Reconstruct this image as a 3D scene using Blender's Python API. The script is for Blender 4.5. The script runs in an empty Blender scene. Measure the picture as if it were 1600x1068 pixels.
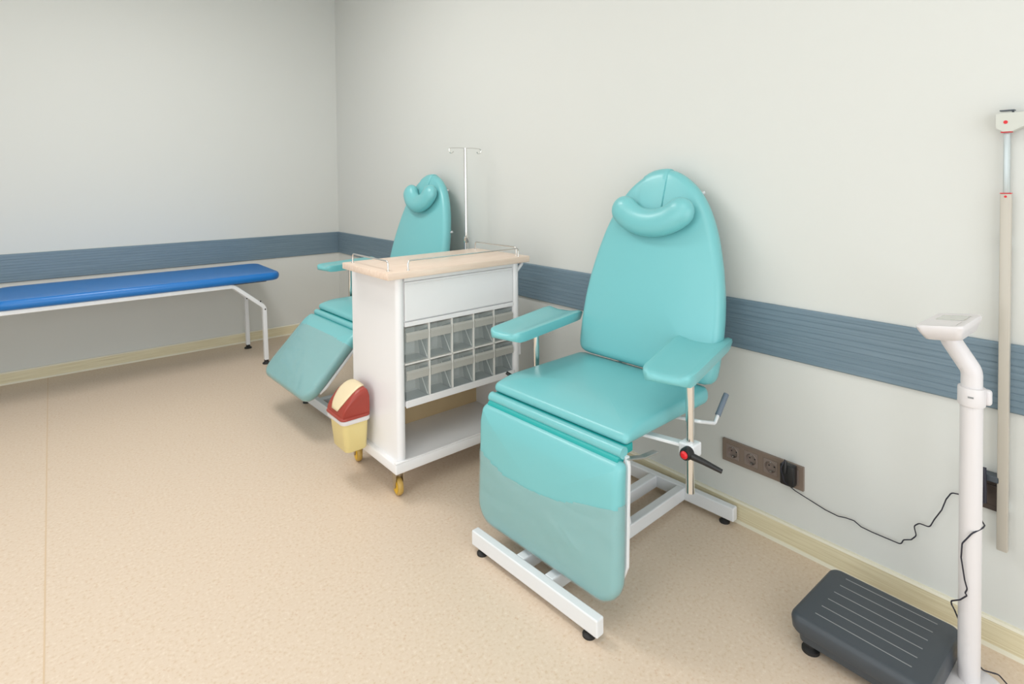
import bpy, bmesh, math, random
from mathutils import Vector, Matrix
from mathutils.bvhtree import BVHTree
random.seed(7)
S = bpy.context.scene
C = S.collection
PI = math.pi

# ---------------------------------------------------------------- camera, light, exposure
cam_d = bpy.data.cameras.new('camera')
cam_d.sensor_width = 36.0
cam_d.lens = 886.423 / 1600 * 36
cam_d.shift_y = -232.78 / 1600
cam_d.clip_start = 0.05
cam = bpy.data.objects.new('camera', cam_d)
C.objects.link(cam)
CAM_P = Vector((-1.9502, -4.8173, 1.2727))
def cam_axes(yaw, pitch, roll):
    f = Vector((math.cos(pitch)*math.cos(yaw), math.cos(pitch)*math.sin(yaw), math.sin(pitch)))
    r = Vector((math.sin(yaw), -math.cos(yaw), 0))
    u = r.cross(f)
    c, s = math.cos(roll), math.sin(roll)
    return c*r + s*u, -s*r + c*u, f
r_, u_, f_ = cam_axes(0.8883, -0.0242, -0.0098)
M = Matrix((r_, u_, -f_)).transposed().to_4x4()
M.translation = CAM_P
cam.matrix_world = M
S.camera = cam

world = bpy.data.worlds.new('world')
S.world = world
world.use_nodes = True
world.node_tree.nodes['Background'].inputs['Color'].default_value = (0.85, 0.92, 1.0, 1)
world.node_tree.nodes['Background'].inputs['Strength'].default_value = 0.3

S.view_settings.view_transform = 'Standard'
S.view_settings.look = 'None'
S.view_settings.exposure = -0.47
S.view_settings.gamma = 1.0
S.view_settings.use_curve_mapping = False

RX0, RY0, RH = -4.0, -6.6, 2.9          # room extents
def area_light(name, loc, rot, sx, sy, power, col):
    d = bpy.data.lights.new(name, 'AREA')
    d.shape = 'RECTANGLE'; d.size = sx; d.size_y = sy
    d.energy = power; d.color = col
    o = bpy.data.objects.new(name, d)
    o.location = loc; o.rotation_euler = rot
    C.objects.link(o)
    return o
PANELS = [(-1.6, -1.9), (-1.6, -4.4), (-3.0, -1.9), (-3.0, -4.4)]
for (px, py), pw in zip(PANELS, (36.0, 8.0, 6.0, 12.0)):
    area_light('ceiling_lamp_light', (px, py, RH-0.045), (0, 0, 0), 0.56, 1.16, pw, (1.0, 0.99, 0.985))
area_light('daylight_left_window', (RX0+0.06, -3.6, 1.35), (0, -PI/2, 0), 2.1, 2.6, 31.0, (0.90, 0.95, 1.0))
area_light('front_fill_light', (-2.9, RY0+0.06, 1.25), (PI/2, 0, 0), 1.6, 2.3, 40.0, (0.90, 0.95, 1.0))  # added fill from the unseen front, in two halves, to lift the low parts
area_light('front_fill_light', (-1.1, RY0+0.06, 1.25), (PI/2, 0, 0), 1.6, 2.3, 32.0, (0.90, 0.95, 1.0))

# ---------------------------------------------------------------- materials
def mat(name, col, rough=0.5, metal=0.0, spec=0.5, bump=0.0, bscale=300.0, coat=0.0, var=0.0, vscale=3.0, emit=None, sheen=0.0):
    m = bpy.data.materials.new(name); m.use_nodes = True
    nt = m.node_tree; b = nt.nodes['Principled BSDF']
    b.inputs['Base Color'].default_value = (*col, 1)
    b.inputs['Roughness'].default_value = rough
    b.inputs['Metallic'].default_value = metal
    b.inputs['Specular IOR Level'].default_value = spec
    b.inputs['Coat Weight'].default_value = coat
    b.inputs['Coat Roughness'].default_value = 0.12
    tc = nt.nodes.new('ShaderNodeTexCoord')
    if var:
        n = nt.nodes.new('ShaderNodeTexNoise'); n.inputs['Scale'].default_value = vscale
        n.inputs['Detail'].default_value = 4
        nt.links.new(tc.outputs['Object'], n.inputs['Vector'])
        mx = nt.nodes.new('ShaderNodeMix'); mx.data_type = 'RGBA'
        mx.inputs['A'].default_value = (*[c*(1-var) for c in col], 1)
        mx.inputs['B'].default_value = (*[min(1, c*(1+var)) for c in col], 1)
        nt.links.new(n.outputs['Fac'], mx.inputs['Factor'])
        nt.links.new(mx.outputs['Result'], b.inputs['Base Color'])
    if bump:
        n = nt.nodes.new('ShaderNodeTexNoise'); n.inputs['Scale'].default_value = bscale
        n.inputs['Detail'].default_value = 3
        nt.links.new(tc.outputs['Object'], n.inputs['Vector'])
        bp = nt.nodes.new('ShaderNodeBump'); bp.inputs['Strength'].default_value = bump
        bp.inputs['Distance'].default_value = 0.002
        nt.links.new(n.outputs['Fac'], bp.inputs['Height'])
        nt.links.new(bp.outputs['Normal'], b.inputs['Normal'])
    if emit:
        b.inputs['Emission Color'].default_value = (*emit[:3], 1)
        b.inputs['Emission Strength'].default_value = emit[3]
    return m

def srgb(r, g, b):
    f = lambda v: (v/255/12.92) if v/255 <= 0.04045 else ((v/255+0.055)/1.055)**2.4
    return (f(r), f(g), f(b))

M_wall = mat('wall_paint', srgb(216, 217, 212), 0.75, bump=0.05, bscale=220)
M_ceil = mat('ceiling_paint', srgb(238, 238, 234), 0.8)
M_teal = mat('teal_leatherette', srgb(119, 192, 195), 0.34, bump=0.12, bscale=700, coat=0.15)
M_teal_dark = mat('teal_hinge_vinyl', srgb(30, 165, 162), 0.45)
M_blue = mat('blue_leatherette', srgb(14, 114, 192), 0.33, bump=0.1, bscale=700, coat=0.15)
M_white = mat('white_enamel', srgb(232, 234, 236), 0.3, coat=0.2)
M_lam = mat('white_laminate', srgb(239, 238, 238), 0.28)
M_wht_pl = mat('white_plastic', srgb(222, 218, 218), 0.35)
M_chrome = mat('chrome', (0.75, 0.74, 0.72), 0.12, metal=1.0)
M_steel = mat('brushed_steel', (0.55, 0.55, 0.54), 0.35, metal=1.0)
M_black = mat('black_plastic', (0.012, 0.012, 0.013), 0.4)
M_red = mat('red_plastic', srgb(215, 25, 35), 0.35)
M_grip = mat('grey_grip', srgb(112, 124, 138), 0.5)
M_rubber = mat('black_rubber', (0.015, 0.014, 0.014), 0.6)
M_bronze = mat('bronze_plastic', srgb(138, 122, 110), 0.35, metal=0.25)
M_bronze_in = mat('socket_plastic', srgb(142, 128, 120), 0.3, metal=0.2)
M_dkbrown = mat('dark_brown_plastic', srgb(70, 60, 55), 0.35, metal=0.2)
M_dkgrey = mat('dark_grey_plastic', srgb(74, 82, 90), 0.4)
M_scale = mat('charcoal_plastic', srgb(66, 72, 78), 0.42, bump=0.15, bscale=900)
M_groove = mat('grey_inlay', srgb(140, 142, 142), 0.5)
M_brick = mat('brick_red_plastic', srgb(160, 62, 50), 0.38)
M_yel = mat('pale_yellow_plastic', srgb(226, 208, 144), 0.42, coat=0.1)
M_cream = mat('cream_plastic', srgb(232, 214, 176), 0.42)
M_castor = mat('amber_rubber', srgb(196, 160, 84), 0.45)
M_castor_y = mat('yellow_plastic', srgb(232, 184, 30), 0.4)
M_zinc = mat('zinc_plate', (0.5, 0.42, 0.30), 0.4, metal=0.8)
M_alu = mat('stadiometer_lacquer', srgb(194, 188, 176), 0.4, metal=0.1)
M_alu2 = mat('pale_aluminium', srgb(190, 198, 198), 0.3, metal=0.5)
M_screen = mat('lcd_glass', srgb(186, 188, 180), 0.12, coat=0.5)
M_cable = mat('dark_cable', srgb(30, 30, 44), 0.5)
M_glow = mat('lamp_diffuser', (0.9, 0.9, 0.9), 0.6, emit=(1.0, 0.96, 0.9, 0.6))
M_winglow = mat('window_sky', (0.8, 0.85, 0.9), 0.6, emit=(0.86, 0.93, 1.0, 0.15))
M_milky = mat('milky_band', srgb(228, 226, 220), 0.35)
M_headgrey = mat('warm_grey_plastic', srgb(205, 207, 198), 0.45)
M_edge = mat('white_bin_edge', srgb(235, 235, 230), 0.35)

def floor_mat():
    m = bpy.data.materials.new('speckled_vinyl'); m.use_nodes = True
    nt = m.node_tree; b = nt.nodes['Principled BSDF']
    tc = nt.nodes.new('ShaderNodeTexCoord')
    def noise(sc, det=4):
        n = nt.nodes.new('ShaderNodeTexNoise'); n.inputs['Scale'].default_value = sc
        n.inputs['Detail'].default_value = det
        nt.links.new(tc.outputs['Object'], n.inputs['Vector']); return n
    def ramp(src, stops):
        r = nt.nodes.new('ShaderNodeValToRGB'); e = r.color_ramp.elements
        e[0].position, e[0].color = stops[0][0], (*stops[0][1], 1)
        e[1].position, e[1].color = stops[-1][0], (*stops[-1][1], 1)
        for p_, c_ in stops[1:-1]:
            k = e.new(p_); k.color = (*c_, 1)
        nt.links.new(src, r.inputs['Fac']); return r
    base = srgb(223, 203, 181)
    n1 = noise(95, 5)
    r1 = ramp(n1.outputs['Fac'], [(0.30, srgb(214, 190, 162)), (0.46, base), (0.56, base), (0.72, srgb(231, 214, 194))])
    v = nt.nodes.new('ShaderNodeTexVoronoi'); v.inputs['Scale'].default_value = 85
    nt.links.new(tc.outputs['Object'], v.inputs['Vector'])
    r2 = ramp(v.outputs['Distance'], [(0.22, (1, 1, 1)), (0.32, (0, 0, 0))])
    n3 = noise(40, 2)
    r3 = ramp(n3.outputs['Fac'], [(0.52, (0, 0, 0)), (0.62, (1, 1, 1))])
    mul = nt.nodes.new('ShaderNodeMath'); mul.operation = 'MULTIPLY'
    nt.links.new(r2.outputs['Color'], mul.inputs[0]); nt.links.new(r3.outputs['Color'], mul.inputs[1])
    mul2 = nt.nodes.new('ShaderNodeMath'); mul2.operation = 'MULTIPLY'; mul2.inputs[1].default_value = 0.38
    nt.links.new(mul.outputs[0], mul2.inputs[0])
    mx = nt.nodes.new('ShaderNodeMix'); mx.data_type = 'RGBA'
    nt.links.new(mul2.outputs[0], mx.inputs['Factor'])
    nt.links.new(r1.outputs['Color'], mx.inputs['A'])
    mx.inputs['B'].default_value = (*srgb(205, 165, 130), 1)
    nt.links.new(mx.outputs['Result'], b.inputs['Base Color'])
    b.inputs['Roughness'].default_value = 0.42
    b.inputs['Specular IOR Level'].default_value = 0.4
    return m
M_floor = floor_mat()
M_seam = mat('floor_weld', srgb(216, 190, 158), 0.5)

def streak_mat(name, c1, c2, axis_scale, rough=0.4):
    m = bpy.data.materials.new(name); m.use_nodes = True
    nt = m.node_tree; b = nt.nodes['Principled BSDF']
    tc = nt.nodes.new('ShaderNodeTexCoord'); mp = nt.nodes.new('ShaderNodeMapping')
    mp.inputs['Scale'].default_value = axis_scale
    n = nt.nodes.new('ShaderNodeTexNoise'); n.inputs['Scale'].default_value = 1.0; n.inputs['Detail'].default_value = 5
    r = nt.nodes.new('ShaderNodeValToRGB')
    r.color_ramp.elements[0].position = 0.35; r.color_ramp.elements[0].color = (*c1, 1)
    r.color_ramp.elements[1].position = 0.65; r.color_ramp.elements[1].color = (*c2, 1)
    nt.links.new(tc.outputs['Object'], mp.inputs['Vector']); nt.links.new(mp.outputs['Vector'], n.inputs['Vector'])
    nt.links.new(n.outputs['Fac'], r.inputs['Fac']); nt.links.new(r.outputs['Color'], b.inputs['Base Color'])
    b.inputs['Roughness'].default_value = rough
    return m
M_base_x = streak_mat('ash_skirting_back', srgb(218, 206, 170), srgb(234, 225, 194), (4, 4, 240))
M_base_y = streak_mat('ash_skirting_right', srgb(218, 206, 170), srgb(234, 225, 194), (4, 4, 240))
M_strip = mat('cream_strip', srgb(232, 226, 205), 0.4)
M_maple = streak_mat('maple_laminate', srgb(228, 204, 184), srgb(238, 218, 200), (6, 90, 60), 0.35)
M_tan_band = mat('tan_band', srgb(205, 178, 136), 0.5, var=0.06, vscale=6)
M_rail = streak_mat('blue_grey_handrail', srgb(107, 128, 141), srgb(119, 139, 152), (3, 3, 160), 0.42)

def clear_mat(name, tint, alpha, rough=0.15, bumpy=False):
    m = bpy.data.materials.new(name); m.use_nodes = True
    nt = m.node_tree; b = nt.nodes['Principled BSDF']; out = nt.nodes['Material Output']
    b.inputs['Base Color'].default_value = (*tint, 1); b.inputs['Roughness'].default_value = rough
    t = nt.nodes.new('ShaderNodeBsdfTransparent')
    t.inputs['Color'].default_value = (0.97, 0.98, 0.98, 1)
    mx = nt.nodes.new('ShaderNodeMixShader'); mx.inputs['Fac'].default_value = alpha
    nt.links.new(t.outputs[0], mx.inputs[1]); nt.links.new(b.outputs[0], mx.inputs[2])
    nt.links.new(mx.outputs[0], out.inputs['Surface'])
    if bumpy:
        tc = nt.nodes.new('ShaderNodeTexCoord'); mp = nt.nodes.new('ShaderNodeMapping'); mp.inputs['Scale'].default_value = (8, 3.0, 16)
        n = nt.nodes.new('ShaderNodeTexNoise'); n.inputs['Scale'].default_value = 1.0; n.inputs['Detail'].default_value = 2
        n.inputs['Distortion'].default_value = 0.6
        bp = nt.nodes.new('ShaderNodeBump'); bp.inputs['Strength'].default_value = 0.6; bp.inputs['Distance'].default_value = 0.02
        nt.links.new(tc.outputs['Object'], mp.inputs['Vector']); nt.links.new(mp.outputs['Vector'], n.inputs['Vector'])
        nt.links.new(n.outputs['Fac'], bp.inputs['Height']); nt.links.new(bp.outputs['Normal'], b.inputs['Normal'])
    return m
M_clear = clear_mat('clear_plastic', srgb(205, 214, 214), 0.16, 0.08)
M_lip = clear_mat('frosted_plastic', srgb(208, 206, 198), 0.6, 0.3)
M_film = clear_mat('clear_vinyl_film', srgb(200, 208, 204), 0.28, 0.10, True)

# ---------------------------------------------------------------- helpers
def new_bm(): return bmesh.new()
def obj(name, bm, m, parent=None, smooth=False, flat_angle=None):
    bmesh.ops.recalc_face_normals(bm, faces=bm.faces[:])
    me = bpy.data.meshes.new(name)
    bm.to_mesh(me); bm.free()
    me.materials.append(m)
    if smooth:
        for p_ in me.polygons: p_.use_smooth = True
        me.set_sharp_from_angle(angle=math.radians(flat_angle or 40))
    o = bpy.data.objects.new(name, me)
    C.objects.link(o)
    if parent: o.parent = parent
    return o
def thing(name, label, cat, loc=(0, 0, 0), rz=0, group=None):
    o = bpy.data.objects.new(name, None); C.objects.link(o)
    o.empty_display_size = 0.1
    o.location = loc; o.rotation_euler = (0, 0, rz)
    o['label'] = label; o['category'] = cat
    if group: o['group'] = group
    return o
def struct(o):
    o['kind'] = 'structure'; return o
def box(bm, lo, hi, bev=0.0, seg=2, mtx=None):
    r = bmesh.ops.create_cube(bm, size=1)
    vs = r['verts']
    for v in vs:
        v.co = Vector([(lo[i]+hi[i])/2 + v.co[i]*(hi[i]-lo[i]) for i in range(3)])
    if bev:
        es = list({e for v in vs for e in v.link_edges})
        rr = bmesh.ops.bevel(bm, geom=es, offset=bev, segments=seg, affect='EDGES', profile=0.5)
        vs = list({v for f in rr['faces'] for v in f.verts} | {v for v in vs if v.is_valid})
    if mtx is not None:
        for v in vs: v.co = mtx @ v.co
    return vs
def fillet(pts, rad, n=6):
    pts = [Vector(p_) for p_ in pts]
    if rad <= 0 or len(pts) < 3: return pts
    out = [pts[0]]
    for i in range(1, len(pts)-1):
        a, b, c = pts[i-1], pts[i], pts[i+1]
        d1 = (a-b); d2 = (c-b); l1, l2 = d1.length, d2.length
        d1.normalize(); d2.normalize()
        ang = d1.angle(d2)
        if ang > PI-0.02: out.append(b); continue
        t = min(rad/math.tan(ang/2), l1*0.49, l2*0.49)
        p0 = b+d1*t; p1 = b+d2*t
        for k in range(n+1):
            s = k/n
            out.append((1-s)**2*p0 + 2*s*(1-s)*b + s*s*p1)
    out.append(pts[-1])
    return out
def sweep(bm, pts, rad, n=14, fil=0.0, sec=None, cap=True, up=None):
    """tube along a polyline; rad is a number or a list; sec optional [(a,b)] section"""
    pts = fillet(pts, fil)
    N = len(pts)
    rads = rad if isinstance(rad, (list, tuple)) else [rad]*N
    if sec is None: sec = [(math.cos(2*PI*k/n), math.sin(2*PI*k/n)) for k in range(n)]
    rings = []
    prev_n = None
    for i, p_ in enumerate(pts):
        if i == 0: t = pts[1]-pts[0]
        elif i == N-1: t = pts[-1]-pts[-2]
        else: t = (pts[i+1]-p_).normalized() + (p_-pts[i-1]).normalized()
        t.normalize()
        if prev_n is None:
            ref = Vector(up) if up else (Vector((0, 0, 1)) if abs(t.z) < 0.9 else Vector((0, 1, 0)))
            a = (ref - t*ref.dot(t)).normalized()
        else:
            a = (prev_n - t*prev_n.dot(t)).normalized()
        prev_n = a
        b = t.cross(a)
        rings.append([bm.verts.new(p_ + a*(x*rads[i]) + b*(y*rads[i])) for x, y in sec])
    for i in range(N-1):
        for k in range(len(sec)):
            k2 = (k+1) % len(sec)
            bm.faces.new((rings[i][k], rings[i][k2], rings[i+1][k2], rings[i+1][k]))
    if cap:
        bm.faces.new(rings[0][::-1]); bm.faces.new(rings[-1])
    return rings
def rectsec(w, h, b=0.003):
    """section for a rectangular tube, w along 'up', h across"""
    w2, h2 = w/2, h/2
    return [(w2, h2-b), (w2-b, h2), (-w2+b, h2), (-w2, h2-b), (-w2, -h2+b), (-w2+b, -h2), (w2-b, -h2), (w2, -h2+b)]
def lathe(bm, prof, origin=(0, 0, 0), axis=(0, 0, 1), n=24):
    ax = Vector(axis).normalized()
    a = ax.orthogonal().normalized(); b = ax.cross(a); o = Vector(origin)
    rings = []
    for r, h in prof:
        if r < 1e-6: rings.append([bm.verts.new(o + ax*h)])
        else: rings.append([bm.verts.new(o + ax*h + a*(r*math.cos(2*PI*k/n)) + b*(r*math.sin(2*PI*k/n))) for k in range(n)])
    for i in range(len(rings)-1):
        A, B = rings[i], rings[i+1]
        for k in range(n):
            k2 = (k+1) % n
            if len(A) == 1 and len(B) == 1: continue
            if len(A) == 1: bm.faces.new((A[0], B[k2], B[k]))
            elif len(B) == 1: bm.faces.new((A[k], A[k2], B[0]))
            else: bm.faces.new((A[k], A[k2], B[k2], B[k]))
    if len(rings[0]) > 1: bm.faces.new(rings[0][::-1])
    if len(rings[-1]) > 1: bm.faces.new(rings[-1])
def rrect(x0, x1, y0, y1, rad, seg=8, step=0.03):
    """rounded rectangle outline ccw; rad = (x0y0, x1y0, x1y1, x0y1)"""
    if not isinstance(rad, (tuple, list)): rad = (rad,)*4
    cs = [((x0+rad[0], y0+rad[0]), rad[0], PI), ((x1-rad[1], y0+rad[1]), rad[1], 1.5*PI),
          ((x1-rad[2], y1-rad[2]), rad[2], 0.0), ((x0+rad[3], y1-rad[3]), rad[3], 0.5*PI)]
    pts = []
    for (c, r, a0) in cs:
        for k in range(seg+1):
            a = a0 + PI/2*k/seg
            pts.append((c[0]+r*math.cos(a), c[1]+r*math.sin(a)))
    out = []
    for i in range(len(pts)):
        a, b = Vector(pts[i]), Vector(pts[(i+1) % len(pts)])
        L = (b-a).length
        m = max(1, int(L/step))
        for k in range(m): out.append(tuple(a + (b-a)*k/m))
    return out
def resample(pts, n, closed=True):
    P = [Vector(p_) for p_ in pts] + ([Vector(pts[0])] if closed else [])
    L = [0]
    for i in range(1, len(P)): L.append(L[-1]+(P[i]-P[i-1]).length)
    out = []
    for k in range(n):
        s = L[-1]*k/(n if closed else n-1)
        j = 0
        while j < len(L)-2 and L[j+1] < s: j += 1
        d = (L[j+1]-L[j]) or 1
        out.append(P[j] + (P[j+1]-P[j])*((s-L[j])/d))
    return out
def cushion(bm, outline, t, r_edge, crown, fn, wob=0.0, es=7):
    """upholstered pad: outline in (a,b), thickness t with rounded rim; fn maps (a,b,c)->point"""
    n = len(outline)
    O = [Vector(p_) for p_ in outline]
    cen = sum(O, Vector((0, 0)))/n
    nor = []
    for i in range(n):
        d = (O[(i+1) % n]-O[i-1])
        nn = Vector((-d.y, d.x)).normalized()
        nor.append(nn)
    levels = []
    for k in range(es+1):
        a = -PI/2 + PI*k/es
        levels.append((r_edge*(1-math.cos(a)), t/2 + t/2*math.sin(a)))
    rings = [[bm.verts.new(fn(*(O[i]+nor[i]*d), c)) for i in range(n)] for d, c in levels]
    inner = [O[i]+nor[i]*levels[-1][0] for i in range(n)]
    for fct in (0.93, 0.85, 0.72, 0.55, 0.36, 0.18):
        c = t + crown*(1-fct**2.4)
        rings.append([bm.verts.new(fn(*(cen+(q-cen)*fct), c)) for q in inner])
    top = bm.verts.new(fn(cen.x, cen.y, t+crown))
    bmesh.ops
    for i in range(len(rings)-1):
        for k in range(n):
            k2 = (k+1) % n
            bm.faces.new((rings[i][k], rings[i][k2], rings[i+1][k2], rings[i+1][k]))
    for k in range(n): bm.faces.new((rings[-1][k], rings[-1][(k+1) % n], top))
    bm.faces.new(rings[0][::-1])
def loft(bm, secs):
    rings = [[bm.verts.new(p_) for p_ in s] for s in secs]
    n = len(rings[0])
    for i in range(len(rings)-1):
        for k in range(n):
            k2 = (k+1) % n
            bm.faces.new((rings[i][k], rings[i][k2], rings[i+1][k2], rings[i+1][k]))
    bm.faces.new(rings[0][::-1]); bm.faces.new(rings[-1])

# ---------------------------------------------------------------- room shell
def slab(name, lo, hi, m):
    bm = new_bm(); box(bm, lo, hi); return struct(obj(name, bm, m))
T = 0.12
slab('floor', (RX0-T, RY0-T, -0.1), (T, T, 0), M_floor)
slab('ceiling', (RX0-T, RY0-T, RH), (T, T, RH+0.1), M_ceil)
slab('wall_back', (RX0-T, 0, 0), (T, T, RH), M_wall)
slab('wall_right', (0, RY0-T, 0), (T, 0, RH), M_wall)
slab('wall_left', (RX0-T, RY0-T, 0), (RX0, 0, RH), M_wall)
slab('wall_front', (RX0, RY0-T, 0), (0, RY0, RH), M_wall)

# welded seam of the vinyl
bm = new_bm(); box(bm, (-1.995, RY0+0.03, 0.0), (-1.991, -0.02, 0.0006))
struct(obj('trim_1', bm, M_seam))

# wall protection rails with grooves (profile swept along the wall)
def rail_profile():
    z0, z1, d = 0.647, 0.828, 0.012
    pr = [(0, z0), (d-0.004, z0), (d, z0+0.004)]
    ng = 9
    for k in range(1, ng+1):
        z = z0 + (z1-z0)*k/(ng+1)
        pr += [(d, z-0.0016), (d-0.0012, z-0.0008), (d-0.0012, z+0.0008), (d, z+0.0016)]
    pr += [(d, z1-0.004), (d-0.004, z1), (0, z1)]
    return pr
def extrude_profile(name, prof, axis, a0, a1, m, parent=None):
    bm = new_bm(); rr = []
    for a in (a0, a1):
        if axis == 'y': rr.append([bm.verts.new((-d, a, z)) for d, z in prof])
        else: rr.append([bm.verts.new((a, -d, z)) for d, z in prof])
    n = len(prof)
    for k in range(n):
        k2 = (k+1) % n
        bm.faces.new((rr[0][k], rr[0][k2], rr[1][k2], rr[1][k]))
    bm.faces.new(rr[0]); bm.faces.new(rr[1][::-1])
    return obj(name, bm, m, parent)
struct(extrude_profile('trim_2', rail_profile(), 'x', RX0, 0, M_rail))
struct(extrude_profile('trim_3', rail_profile(), 'y', RY0, -0.0125, M_rail))
base_prof = [(0, 0), (0.014, 0), (0.0135, 0.078), (0, 0.078)]
base_prof = [(0, 0.009), (0.013, 0.009), (0.012, 0.072), (0, 0.072)]
cap_prof = [(0, 0.072), (0.0135, 0.072), (0.0105, 0.079), (0, 0.079)]
foot_prof = [(0, 0.0), (0.019, 0.0), (0.014, 0.010), (0, 0.010)]
for nm, ax, a1, mm in (('baseboard_back', 'x', 0, M_base_x), ('baseboard_right', 'y', -0.0, M_base_y)):
    a0 = RX0 if ax == 'x' else RY0
    b_ = struct(extrude_profile(nm, base_prof, ax, a0, a1, mm))
    extrude_profile('top_strip', cap_prof, ax, a0, a1, M_strip, b_)
    extrude_profile('foot_strip', foot_prof, ax, a0, a1, M_strip, b_)

# ceiling lamps (out of frame, they light the room)
for i, (px, py) in enumerate(PANELS):
    where = ['above the drip chairs near the far corner', 'above the near teal chair', 'above the bench side, far end', 'above the room behind the viewer, near end'][i]
    t = thing('ceiling_lamp', 'flat white ceiling lamp panel '+where, 'ceiling lamp', (px, py, RH), 0, 'ceiling lamp panels')
    bm = new_bm()
    for lo, hi in (((-0.3, -0.6, -0.03), (-0.28, 0.6, 0)), ((0.28, -0.6, -0.03), (0.3, 0.6, 0)), ((-0.28, -0.6, -0.03), (0.28, -0.58, 0)), ((-0.28, 0.58, -0.03), (0.28, 0.6, 0))):
        box(bm, lo, hi)
    obj('lamp_frame', bm, M_white, t)
    bm = new_bm(); box(bm, (-0.28, -0.58, -0.02), (0.28, 0.58, -0.005)); obj('diffuser', bm, M_glow, t)
# window on the unseen left wall, then wall-sized front glazing added for fill light
bm = new_bm(); box(bm, (RX0, -4.9, 0.3), (RX0+0.02, -2.3, 2.4)); w1 = struct(obj('window_1', bm, M_winglow))
bm = new_bm()
for y in (-4.93, -3.62, -2.3): box(bm, (RX0+0.02, y, 0.27), (RX0+0.05, y+0.05, 2.43))
for z in (0.27, 2.4): box(bm, (RX0+0.02, -4.88, z), (RX0+0.05, -2.3, z+0.05))
obj('window_frame', bm, M_white, w1)
bm = new_bm(); box(bm, (-3.7, RY0, 0.1), (-0.3, RY0+0.02, 2.4)); w2 = struct(obj('fill_window', bm, M_winglow))
bm = new_bm()
for x in (-3.73, -2.02, -0.3): box(bm, (x, RY0+0.02, 0.07), (x+0.05, RY0+0.05, 2.43))
for z in (0.07, 2.4): box(bm, (-3.68, RY0+0.02, z), (-0.3, RY0+0.05, z+0.05))
obj('window_frame', bm, M_white, w2)  # frame of the added front fill glazing

# ---------------------------------------------------------------- blue bench
def make_bench():
    t = thing('examination_couch', 'long blue padded couch on white tube legs along the back wall', 'couch', (-0.70, -0.40, 0), 0)
    # local: x from -1.53..0, y from -.30..+.30
    bm = new_bm()
    ol = rrect(-1.535, 0.0, -0.30, 0.30, (0.09, 0.075, 0.075, 0.09), step=0.06)
    cushion(bm, ol, 0.055, 0.02, 0.008, lambda a, b, c: Vector((a, b, 0.582+c)))
    obj('pad', bm, M_blue, t, smooth=True, flat_angle=60)
    bm = new_bm()
    ol = rrect(-2.05, -1.56, -0.30, 0.30, (0.075, 0.09, 0.09, 0.075), step=0.06)
    cushion(bm, ol, 0.055, 0.02, 0.008, lambda a, b, c: Vector((a, b, 0.582+c)))
    obj('head_pad', bm, M_blue, t, smooth=True, flat_angle=60)
    bm = new_bm()
    box(bm, (-1.96, -0.245, 0.572), (-0.09, 0.245, 0.582))
    obj('base_board', bm, M_black, t)
    sec = rectsec(0.03, 0.034)
    for sy, kind in ((-0.262, 'near'), (0.215, 'far')):
        bm = new_bm()
        xe = -0.105; xs = -2.05-xe
        yy = sy
        pts = [(xs-0.002, yy, 0.03), (xs, yy, 0.40), (xs+0.20, yy, 0.568), (-0.31, yy, 0.568), (xe-0.008, yy, 0.40), (xe, yy, 0.03)]
        sweep(bm, pts, 1.0, fil=0.05, sec=rectsec(0.026, 0.036), up=(1, 0, 0))
        obj('leg_frame', bm, M_white, t, smooth=True, flat_angle=30)
        for xx in (xs-0.002, xe):
            bm = new_bm()
            lathe(bm, [(0.0, 0.0), (0.026, 0.0), (0.026, 0.006), (0.014, 0.016), (0.014, 0.032), (0, 0.032)], (xx, yy, 0), n=18)
            obj('foot', bm, M_rubber, t, smooth=True)
        for xx, zz in ((xe, 0.385), (xe, 0.44)):
            bm = new_bm(); lathe(bm, [(0, -0.002), (0.005, -0.002), (0.005, 0.001), (0, 0.002)], (xx-0.006+(-0.03 if zz > 0.4 else 0), yy-0.0185, zz+(0.0 if zz < 0.4 else 0.005)), axis=(0, -1, 0), n=10)
            obj('bolt', bm, M_black, t)
    for xx in (-1.70, -0.36):
        bm = new_bm(); box(bm, (xx-0.015, -0.262, 0.552), (xx+0.015, 0.215, 0.572), 0.002)
        obj('cross_bar', bm, M_white, t)
    return t
make_bench()

# ---------------------------------------------------------------- drip chairs
BACK = {'dx': 0.0, 'dy': 0.0, 'th': 13.2, 'rear': 0.0}
def back_fn(a, b, c):
    """a = across (y), b = up along the back, c = out of the front face; local chair frame"""
    th = math.radians(BACK['th'])
    if c < 0.03: c -= BACK['rear']*(0.03-c)/0.03
    base = Vector((0.215+BACK['dx'], BACK['dy'], 0.562))      # rear-bottom of the back pad
    up = Vector((math.sin(th), 0, math.cos(th)))
    out = Vector((-math.cos(th), 0, math.sin(th)))
    return base + up*b + out*c + Vector((0, a, 0))
BACK_T = 0.062
def back_outline():
    prof = [(0.0, 0.285), (0.008, 0.292), (0.05, 0.297), (0.14, 0.300), (0.22, 0.299), (0.30, 0.291), (0.40, 0.272),
            (0.50, 0.245), (0.58, 0.213), (0.64, 0.180), (0.69, 0.140), (0.724, 0.095), (0.751, 0.05), (0.757, 0.0)]
    right = [(w, b) for b, w in prof]
    left = [(-w, b) for b, w in reversed(prof[:-1])]
    pts = right + left
    # smooth
    res = resample(pts, 120)
    for _ in range(3):
        res = [(res[i-1]+res[i]*2+res[(i+1) % 120])/4 for i in range(120)]
    return res
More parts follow.
